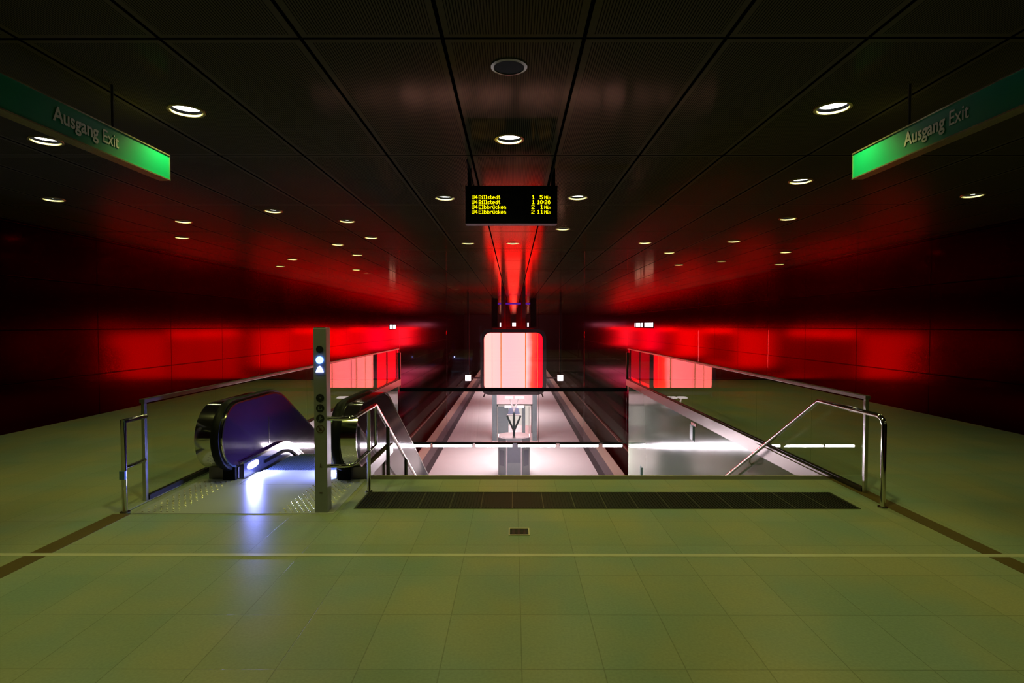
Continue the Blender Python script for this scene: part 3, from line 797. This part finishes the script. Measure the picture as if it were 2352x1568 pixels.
for yt, yb_, dest, xe, gl, mn in rows:
    def word(nm, s_, xa_, xb_, dy=0):
        mb = MB(); dots(mb, s_, xa_, xb_, yt+dy, yb_); mb.build(nm, M_led, scr)
    word('line_text', 'U4', 1083.5, 1097); word('destination_text', dest, 1099.5, xe)
    word('track_text', gl, 1220.5, 1227.5)
    if mn is None: word('time_text', '10:26', 1233, 1264)
    else:
        word('time_text', mn, 1233 if mn == '11' else 1240, 1246.5)
        word('minutes_text', 'Min', 1250, 1265, 1.8)
for s_, x in (('Linie', 1080), ('Ziel', 1101), ('Gleis', 1216), ('Abfahrt', 1242)):
    P_ = on_y(x, 442, BY-.0015)
    text_mesh(s_, .034, M_hdr, 'heading', scr, (P_.x, BY-.0015, P_.z), (1, 0, 0), extrude=.0004)

# ================================================================== CEILING FITTINGS
lamps = [
 (427, 253, 3, 'round recessed downlight glowing white, in front of the left exit sign', 1.0),
 (103, 322, 3, 'round recessed downlight glowing white, under the near part of the left exit sign', 1.0),
 (120, 457, 2, 'dim round downlight at the far left edge, below the left exit sign', .5),
 (420, 508, 2, 'round downlight below the end of the left exit sign, upper of two stacked', .5),
 (417, 545, 2, 'round downlight below the end of the left exit sign, lower of two stacked', .5),
 (627, 484, 3, 'round downlight alone at left, midway between exit sign and departure board', .7),
 (797, 507, 3, 'round downlight upper right neighbour in the left cluster of small lights', .7),
 (852, 545, 3, 'round downlight nearest to the departure board in the left cluster', .7),
 (775, 561, 2, 'yellowish small downlight in the middle of the left cluster', .6),
 (820, 585, 2, 'small warm downlight low in the left cluster', .6),
 (671, 595, 2, 'small yellowish downlight, upper of the two farthest left of the signal column', .6),
 (643, 611, 2, 'tiny yellowish downlight, lowest and farthest left in the left cluster', .5),
 (818, 619, 2, 'tiny reddish downlight, lowest in the left cluster over the signal column', .5),
 (1170, 319, 3, 'bright round downlight in the centre strip above the departure board', 1.0),
 (1022, 454, 3, 'round downlight directly left of the departure board', 1.0),
 (1327, 453, 3, 'round downlight directly right of the departure board', 1.0),
 (1293, 525, 3, 'round downlight just below the right corner of the departure board', .8),
 (1075, 558, 3, 'small round downlight left of the red ceiling strip below the board', .8),
 (1178, 558, 3, 'small round downlight in the middle of the red ceiling strip', .8),
 (1481, 557, 2, 'round yellowish downlight right of the board, nearest of the right cluster', .7),
 (1685, 554, 3, 'small white downlight at the top of the right cluster', .6),
 (1537, 580, 3, 'small white downlight in the middle of the right cluster', .6),
 (1804, 579, 2, 'small downlight at far right, upper of the two lowest lights there', .5),
 (1559, 608, 2, 'tiny yellow downlight at the bottom of the right cluster', .5),
 (1789, 607, 2, 'tiny downlight at far right, lower of the two lowest lights there', .5),
 (1657, 600, 1, 'very faint tiny downlight between the right cluster and the far right pair', .2),
 (1809, 502, 2, 'dim downlight below the near right downlight beside the exit sign', .5),
 (1838, 416, 3, 'round downlight with patterned white lens left of the right exit sign end', .8),
 (1912, 248, 3, 'large round downlight glowing white in front of the right exit sign', 1.0),
 (2232, 449, 2, 'dim round downlight at the far right edge below the right exit sign', .5)]
POWER = 53.0
def make_downlight():
    t = thing('downlight', 'x', 'ceiling light', (0, 0, CEIL), 'recessed ceiling downlights')
    MB().lathe(0, 0, [(.122, CEIL-.010), (.122, CEIL+.008), (.1245, CEIL+.008), (.1245, CEIL), (.143, CEIL), (.141, CEIL-.010)], 40).build('trim_ring', M_ring, t, smooth=True)
    MB().cyl_z(0, 0, CEIL+.030, CEIL+.038, .110, 36).build('lens', M_lens, t)
    MB().lathe(0, 0, [(.110, CEIL+.028), (.110, CEIL+.040), (.1245, CEIL+.040), (.1245, CEIL+.008), (.121, CEIL+.008)], 36).build('baffle', M_blackm, t)
    return t
proto = make_downlight()
def spot(t, power, color=(.93, 1, .26), size=math.radians(125), blend=.8, rad=.08):
    ld = bpy.data.lights.new('spot', 'SPOT'); ld.energy = power; ld.color = color; ld.spot_size = size; ld.spot_blend = blend; ld.shadow_soft_size = rad
    lo = bpy.data.objects.new('lamp_bulb', ld); COL.objects.link(lo); lo.parent = t; lo.location = (0, 0, -.03)
    return lo
for i, (px, py, kind, lab, pw) in enumerate(lamps):
    P_ = on_z(px, py, CEIL)
    t = proto if i == 0 else copy_tree(proto)
    t.location = (P_.x, P_.y, CEIL); t['label'] = lab
    if kind == 1:
        for ch in t.children:
            if ch.name.startswith('lens'):
                me = ch.data.copy(); me.materials.clear(); me.materials.append(M_lens_dim); ch.data = me
    LIGHTS = globals().setdefault('LIGHTS', []); LIGHTS.append((t, pw))
for k, (t, pw) in enumerate(LIGHTS): spot(t, POWER*pw*(1.6 if k in (0, 28) else 1))
# lamps of the same kind over and behind the viewer (outside the frame, they light the near floor)
for (x, y) in ((-5.2, 1.2), (-1.9, .9), (1.9, .9), (5.2, 1.2), (-3.4, -2.6), (0, -2.6), (3.4, -2.6), (-6.9, 3.2), (6.9, 3.2)):
    t = copy_tree(proto)
    for ch in list(t.children):
        if ch.type == 'LIGHT': bpy.data.objects.remove(ch)
    t.location = (x, y, CEIL); t['label'] = 'recessed downlight in the ceiling above and behind the viewer'; t['group'] = 'downlights behind the viewer'
    spot(t, POWER*1.0)
# cut the real openings for the recessed lamps out of the ceiling slab
cut = MB(); holes = [t for t in bpy.data.objects if t.type == 'EMPTY' and t.name.startswith('downlight')]
for t in holes: cut.cyl_z(t.location.x, t.location.y, CEIL-.05, CEIL+.042, .1248, 40)
co = cut.build('cutter', M_blackm); ceil_o = bpy.data.objects['ceiling']
bm_ = ceil_o.modifiers.new('holes', 'BOOLEAN'); bm_.operation = 'DIFFERENCE'; bm_.object = co; bm_.solver = 'EXACT'
bpy.context.view_layer.update()
me_ = bpy.data.meshes.new_from_object(ceil_o.evaluated_get(bpy.context.evaluated_depsgraph_get()))
ceil_o.modifiers.clear(); ceil_o.data = me_; me_.materials.clear(); me_.materials.append(M_ceil)
for pl_ in me_.polygons: pl_.material_index = 0
bpy.data.objects.remove(co)
P_ = on_z(1169, 152, CEIL)
t = thing('ceiling_speaker', 'round unlit dark ceiling speaker in the centre strip near the top', 'speaker', (P_.x, P_.y, CEIL))
MB().lathe(P_.x, P_.y, [(.105, CEIL-.012), (.105, CEIL), (.125, CEIL), (.125, CEIL-.008)], 36).build('rim', mat('speaker_rim', (.12, .13, .09), .6, .3), t, smooth=True)
MB().cyl_z(P_.x, P_.y, CEIL-.008, CEIL-.001, .105, 36).build('grille', mat('speaker_grille', (.010, .011, .010), 0, .7, spec=.05), t)
for i, (tt, pw) in enumerate(LIGHTS):
    pass

# ================================================================== LIGHT CONTAINERS over the platform
BZ = .17; BH = 1.45
def rsq(h, r, n=8):
    P = []
    for cx, cz_, a0 in ((h-r, h-r, 0), (-(h-r), h-r, 90), (-(h-r), -(h-r), 180), (h-r, -(h-r), 270)):
        for i in range(n+1):
            a = math.radians(a0+90*i/n); P.append((cx+r*math.cos(a), cz_+r*math.sin(a)))
    return P
def make_container():
    t = thing('light_container', 'x', 'light box', (0, 25, BZ), 'glowing light containers hung over the platform')
    Ln = 6.5; y0 = 25.0
    inn = rsq(BH-.03, .33); out = rsq(BH+.02, .38)
    fp = MB().prism_y([(x, BZ+z) for x, z in inn], y0+.03, y0+.05).build('front_panel', M_front, t)
    MB().prism_y([(x, BZ+z) for x, z in inn], y0+Ln-.05, y0+Ln-.03).build('rear_panel', M_side, t)
    hs = BH-.05
    MB().box(-hs, -hs+.03, y0+.06, y0+Ln-.06, BZ-hs+.35, BZ+hs-.35).build('side_panel', M_side, t)
    MB().box(hs-.03, hs, y0+.06, y0+Ln-.06, BZ-hs+.35, BZ+hs-.35).build('side_panel', M_side_dim, t)
    MB().box(-hs+.35, hs-.35, y0+.06, y0+Ln-.06, BZ+hs-.03, BZ+hs).build('top_panel', M_top, t)
    MB().box(-hs+.35, hs-.35, y0+.06, y0+Ln-.06, BZ-hs, BZ-hs+.03).build('bottom_panel', M_bot, t)
    # rounded corner shells
    for cx, cz_, a0 in ((1, 1, 0), (-1, 1, 90), (-1, -1, 180), (1, -1, 270)):
        c = hs-.35; o_ = []; i_ = []
        for k in range(9):
            a = math.radians(a0+90*k/8); o_.append((cx*c+.35*math.cos(a), BZ+cz_*c+.35*math.sin(a))); i_.append((cx*c+.32*math.cos(a), BZ+cz_*c+.32*math.sin(a)))
        g = MB()
        for k in range(8): g.prism_y([o_[k], o_[k+1], i_[k+1], i_[k]], y0+.06, y0+Ln-.06)
        g.build('corner_panel', M_top if cz_ > 0 else M_side, t)
    # frames
    def ring(ya, yb, ho, ro, hi, ri):
        O = rsq(ho, ro); I = rsq(hi, ri); g = MB(); n = len(O)
        for k in range(n):
            j = (k+1) % n
            g.prism_y([(O[k][0], BZ+O[k][1]), (O[j][0], BZ+O[j][1]), (I[j][0], BZ+I[j][1]), (I[k][0], BZ+I[k][1])], ya, yb)
        return g
    ring(y0-.03, y0+.06, BH+.02, .42, BH-.15, .28).build('frame', M_frame, t)
    ring(y0+Ln-.06, y0+Ln+.03, BH+.02, .42, BH-.115, .30).build('frame', M_frame, t)
    for yy_ in (y0+2.16, y0+4.33): ring(yy_-.03, yy_+.03, BH+.0, .40, BH-.05, .35).build('frame', M_frame, t)
    for xp in (1132.4, 1152.6, 1209, 1236.8):
        x = (xp-1181)/FPX*25.0; w = .02 if xp in (1152.6, 1209) else .010
        MB().box(x-w, x+w, y0+.015, y0+.03, BZ-BH+.06, BZ+BH-.06).build('seam', M_seam, fp)
    for sx in (-1, 1):
        MB().tube([(sx*1.22, y0+.02, BZ-BH+.16), (sx*1.33, y0+.02, BZ-BH-.12)], .035, 6).build('corner_foot', M_frame, t)
    for sx, sy in ((-1, .9), (1, .9), (-1, Ln-.9), (1, Ln-.9)):
        MB().box(sx*.49-.075, sx*.49+.075, y0+sy-.05, y0+sy+.05, BZ+BH-.04, CEIL).build('hanger', M_frame, t)
    return t
c0 = make_container()
c0['label'] = 'nearest glowing container with pale pink front face and dark rounded frame'
for i, lab in enumerate(('second glowing red container, directly behind the pale pink one', 'third glowing red container, in the middle of the hidden row', 'fourth glowing red container, behind the third in the hidden row', 'fifth and farthest glowing red container, near the end wall')):
    c = copy_tree(c0); c.location = (0, 39+14*i, BZ); c['label'] = lab

# pendant square lamps over the platform edges
for px, lab in ((1075.3, 'small square white pendant sign lamp left of the pale pink container'), (1286.8, 'small square white pendant sign lamp right of the pale pink container')):
    Y = 30.0; P_ = on_y(px, 867.5, Y); s = -1 if px < VX else 1
    t = thing('square_pendant', lab, 'lamp', (P_.x, Y, P_.z), 'square pendant lamps beside the container')
    MB().box(P_.x-.15, P_.x+.15, Y-.06, Y-.05, P_.z-.15, P_.z+.15).build('face', M_sq, t)
    MB().box(P_.x-.17, P_.x+.17, Y-.05, Y+.06, P_.z-.17, P_.z+.17).build('housing', M_frame, t, bevel=.01)
    MB().box(P_.x-.05, P_.x+.05, Y-.03, Y+.03, P_.z+.17, CEIL).build('pole', M_blackm, t)
    x1 = s*1.50
    a, b = sorted((P_.x-s*.17, x1)); MB().box(a, b, Y-.03, Y+.03, P_.z-.04, P_.z+.04).build('arm', M_frame, t)

# hanging portal with purple light bar farther along the hall
Y = 37.0
t = thing('hanging_portal', 'dark hanging portal frame with a thin purple light bar above the containers', 'frame', (0, Y, CEIL))
for px0, px1 in ((1129, 1143), (1218, 1232)):
    a = on_y(px0, 700, Y).x; b = on_y(px1, 700, Y).x
    MB().box(a, b, Y, Y+.3, 1.7, CEIL).build('upright', M_blackm, t)
a = on_y(1143, 697, Y); b = on_y(1218, 697, Y)
MB().box(a.x, b.x, Y+.1, Y+.2, a.z-.05, a.z+.06).build('light_bar', M_purple, t)

# far end: lit openings in the end wall
for i, (px0, px1) in enumerate(((1148, 1151.5), (1159.5, 1163), (1176.5, 1185), (1198, 1200.5), (1211, 1214.5))):
    Y = YE-.05; a = on_y(px0, 741, Y); b = on_y(px1, 750.5, Y)
    struct('window_%d' % (i+1), MB().box(a.x, b.x, Y, Y+.05, b.z, a.z), M_lampplate)

# added lit blocks standing in for signs mirrored in the side walls
def wall_reflection(sgn, segs, lab):
    Xw = sgn*(WALLX-.02)
    def yy_(px): return Xw*FPX/(px-VX)
    allp = [p for s_ in segs for p in s_]
    y0_, y1_ = sorted((yy_(min(allp)), yy_(max(allp))))
    z = 1.83 if sgn > 0 else 1.70
    t = thing('sign_reflection', lab, 'sign', (Xw, (y0_+y1_)/2, z), 'lit blocks added for signs mirrored in the side walls')
    xa, xb = sorted((Xw, sgn*WALLX))
    MB().box(xa, xb, y0_-.1, y1_+.1, z-.2, z+.2).build('backing', M_blackm, t)
    g = MB()
    for p0_, p1_ in segs:
        a, b = sorted((yy_(p0_), yy_(p1_))); xx_ = Xw-sgn*.012
        xc, xd = sorted((xx_, Xw)); g.box(xc, xd, a, b, z-.13, z+.13)
    g.build('reflection_blocks', M_sq, t)
wall_reflection(1, [(1458, 1459.6), (1461.5, 1470), (1472.5, 1476), (1480.5, 1484), (1484.8, 1490), (1491, 1495), (1496, 1499.5)], 'small row of lit white blocks standing in for a sign reflection on the right wall')
wall_reflection(-1, [(895.5, 901.5), (903.5, 908)], 'two tiny lit white blocks standing in for a sign reflection on the left wall')

# green-grey boxes on the stair side wall
for (px, y0p, y1p, lab, orange) in ((1593, 975, 1010, 'small green-grey box with orange top on the right stair wall, upper one', True), (1476, 1070, 1091, 'small green-grey box low on the right stair wall near the tube lamps', False)):
    X = VOID-.0; Yc = X*FPX/(px-VX)
    za = on_y(px, y0p, Yc).z; zb = on_y(px, y1p, Yc).z
    t = thing('wall_box', lab, 'wall box', (X, Yc, zb), 'green-grey boxes on the stair wall')
    MB().box(X-.03, X, Yc-.17, Yc+.12, zb, za).build('cover', M_greenbox, t, bevel=.004)
    MB().box(X-.045, X-.03, Yc-.13, Yc-.02, zb+.02, za-.02).build('handle', M_greenbox, t)
    if orange: MB().box(X-.033, X, Yc-.28, Yc+.02, za+.005, za+.06).build('label_plate', M_orange, t)

# ================================================================== PLATFORM FURNITURE
D = 25.1
t = thing('info_pillar', 'grey octagonal info pillar with side panels standing on the platform', 'pillar', (.02, D+.6, PLAT))
ztop = on_y(1181, 1006, D).z
hw = .72; mw = .37; ch = .35
oct_ = [(-mw, D), (mw, D), (hw, D+ch), (hw, D+ch+.7), (mw, D+2*ch+.7), (-mw, D+2*ch+.7), (-hw, D+ch+.7), (-hw, D+ch)]
MB().prism_z([(x+.03, y) for x, y in oct_], PLAT, ztop-.04).build('body', M_pill, t)
MB().prism_z([(x*1.02+.03, D+.7+(y-D-.7)*1.02) for x, y in oct_], ztop-.04, ztop-.012).build('rim', M_mast_l, t)
MB().prism_z([(x*.96+.03, D+.7+(y-D-.7)*.96) for x, y in oct_], ztop-.012, ztop).build('top_plate', M_dsteel, t)
MB().box(-.28+.03, .28+.03, D-.012, D, PLAT+.62, ztop-.18).build('front_panel', M_pillp, t)
for xx in (-.33, .33): MB().box(xx+.03-.02, xx+.03+.02, D-.015, D, PLAT+.05, ztop-.1).build('fin', M_mast_l, t)
for s in (-1, 1):
    # panels on the slanted faces
    ax, ay = s*mw+.03, D; bx_, by_ = s*hw+.03, D+ch
    def lerp(q, o=.012): 
        n_ = Vector((s*ch, -(hw-mw), 0)).normalized(); return (ax+(bx_-ax)*q+n_.x*o, ay+(by_-ay)*q+n_.y*o)
    p_ = [lerp(.2), lerp(.8), lerp(.8, 0), lerp(.2, 0)]
    MB().prism_z(p_, PLAT+.45, PLAT+1.15).build('side_panel', M_pillp, t)
t = thing('lamp_mast', 'short lamp mast with stacked V-shaped arms on top of the info pillar', 'lamp', (.03, D+.6, ztop))
Ym = D+.6
def pt(px, py): q = on_y(px, py, Ym); return (q.x, q.y, q.z)
MB().tube([(.03, Ym, ztop), (.03, Ym, pt(1181, 948)[2])], .055, 8).build('post', M_mast_d, t)
for xe in (1164.5, 1196): MB().tube([pt(1180.5, 990), pt(xe, 954)], .05, 6).build('arm', M_mast_d, t)
MB().tube([pt(1164, 952.5), pt(1196.5, 952.5)], .03, 6).build('crossbar', M_mast_l, t)
MB().prism_y([(pt(x, y)[0], pt(x, y)[2]) for x, y in ((1166, 951), (1194, 951), (1190, 936), (1170, 936))], Ym+.05, Ym+.1).build('shield', mat('blue_shield', (.18, .2, .3), .3, .3), t)
for xe in (1171, 1190.5): MB().tube([pt(1180.5, 945), pt(xe, 914)], .035, 6).build('arm', M_mast_l, t)
for x0, x1, yy_ in ((1160, 1178, 912.5), (1183, 1204, 912.5), (1159, 1173, 933.5), (1188, 1203, 933.5)):
    a = pt(x0, yy_); b = pt(x1, yy_)
    MB().box(a[0], b[0], Ym-.2, Ym+.2, a[2]-.03, a[2]+.03).build('lamp_plate', M_lampplate, t)
# lift
Yl = 33.0
t = thing('platform_lift', 'glass and steel lift shaft standing behind the info pillar', 'lift', (0, Yl+1.2, PLAT))
xa = on_y(1131, 1000, Yl).x; xb = on_y(1233, 1000, Yl).x; zt_ = -1.35; zf = PLAT
for x, y in ((xa, Yl), (xb-.26, Yl), (xa, Yl+2.3), (xb-.26, Yl+2.3)):
    MB().box(x, x+.26, y, y+.12, zf, zt_).build('post', M_glaze, t)
MB().box(xa+.26, xb-.26, Yl, Yl+.1, on_y(1181, 928, Yl).z, on_y(1181, 905, Yl).z).build('header', M_mast_l, t)
MB().box(xa+.26, xb-.26, Yl+.0, Yl+.1, on_y(1181, 931, Yl).z, on_y(1181, 928, Yl).z).build('transom', M_blackm, t)
MB().box(xa, xb, Yl, Yl+2.42, zt_, zt_+.1).build('roof', M_glaze, t)
zd = on_y(1181, 933, Yl).z
MB().box(xa+.32, xa+.95, Yl+.12, Yl+.16, zf, zd).build('door', M_glaze, t)
MB().box(xb-.88, xb-.68, Yl+.12, Yl+.16, zf, zd).build('door', M_glaze, t)
MB().box(xa+.3, xb-.3, Yl+2.2, Yl+2.24, zf+.5, zd).build('rear_wall', M_liftlit, t)  # wall glows by itself, lit look of the cab put into its material
MB().box(xa+.3, xb-.3, Yl+.2, Yl+2.2, zf, zf+.03).build('cab_floor', M_mast_l, t)
for x in (xa+.28, xb-.48): MB().box(x, x+.04, Yl-.02, Yl+.02, zf, zd).build('door_frame', M_steel, t)
MB().box(xa, xa+.02, Yl+.12, Yl+2.3, zf, zt_).build('side_glass', M_glass, t)
MB().box(xb-.02, xb, Yl+.12, Yl+2.3, zf, zt_).build('side_glass', M_glass, t)

# ================================================================== LIGHT, CAMERA, VIEW
def area_(par, loc, rot, sx, sy, power, color):
    ld = bpy.data.lights.new('skirting_bulb', 'AREA'); ld.shape = 'RECTANGLE'; ld.size = sx; ld.size_y = sy; ld.energy = power; ld.color = color
    o = bpy.data.objects.new('skirting_bulb', ld); COL.objects.link(o); o.location = Vector(loc)-par.location; o.rotation_euler = rot; o.parent = par
for x_, sg in ((XLI+.06, 1), (XRI-.06, -1)):
    area_(es, (x_, 6.80, .105), (0, -sg*PI/2, 0), .07, .28, 36.0, (.20, .24, 1))
def area(name, loc, rot, sx, sy, power, color):
    ld = bpy.data.lights.new(name, 'AREA'); ld.shape = 'RECTANGLE'; ld.size = sx; ld.size_y = sy; ld.energy = power; ld.color = color
    o = bpy.data.objects.new(name, ld); COL.objects.link(o); o.location = loc; o.rotation_euler = rot; return o
w = bpy.data.worlds.new('World'); SC.world = w; w.use_nodes = True
w.node_tree.nodes['Background'].inputs[0].default_value = (0, 0, 0, 1); w.node_tree.nodes['Background'].inputs[1].default_value = 0

cd = bpy.data.cameras.new('Camera'); cam = bpy.data.objects.new('Camera', cd); COL.objects.link(cam)
cd.sensor_width = 36; cd.sensor_fit = 'HORIZONTAL'; cd.lens = 36*FPX/2352; cd.clip_start = .05; cd.clip_end = 300
cam.location = (0, 0, EYE); cam.rotation_euler = (PI/2-PITCH, 0, math.atan((VX-1176)/FPX))
SC.camera = cam
SC.view_settings.view_transform = 'Standard'; SC.view_settings.look = 'None'; SC.view_settings.gamma = 1; SC.view_settings.exposure = 0
SC.view_settings.use_curve_mapping = False
cy_ = SC.cycles
cy_.use_denoising = True
cy_.max_bounces = 8; cy_.diffuse_bounces = 3; cy_.glossy_bounces = 5; cy_.transmission_bounces = 4; cy_.transparent_max_bounces = 24
cy_.sample_clamp_indirect = 6.0; cy_.caustics_reflective = True; cy_.caustics_refractive = False
cy_.use_light_tree = True
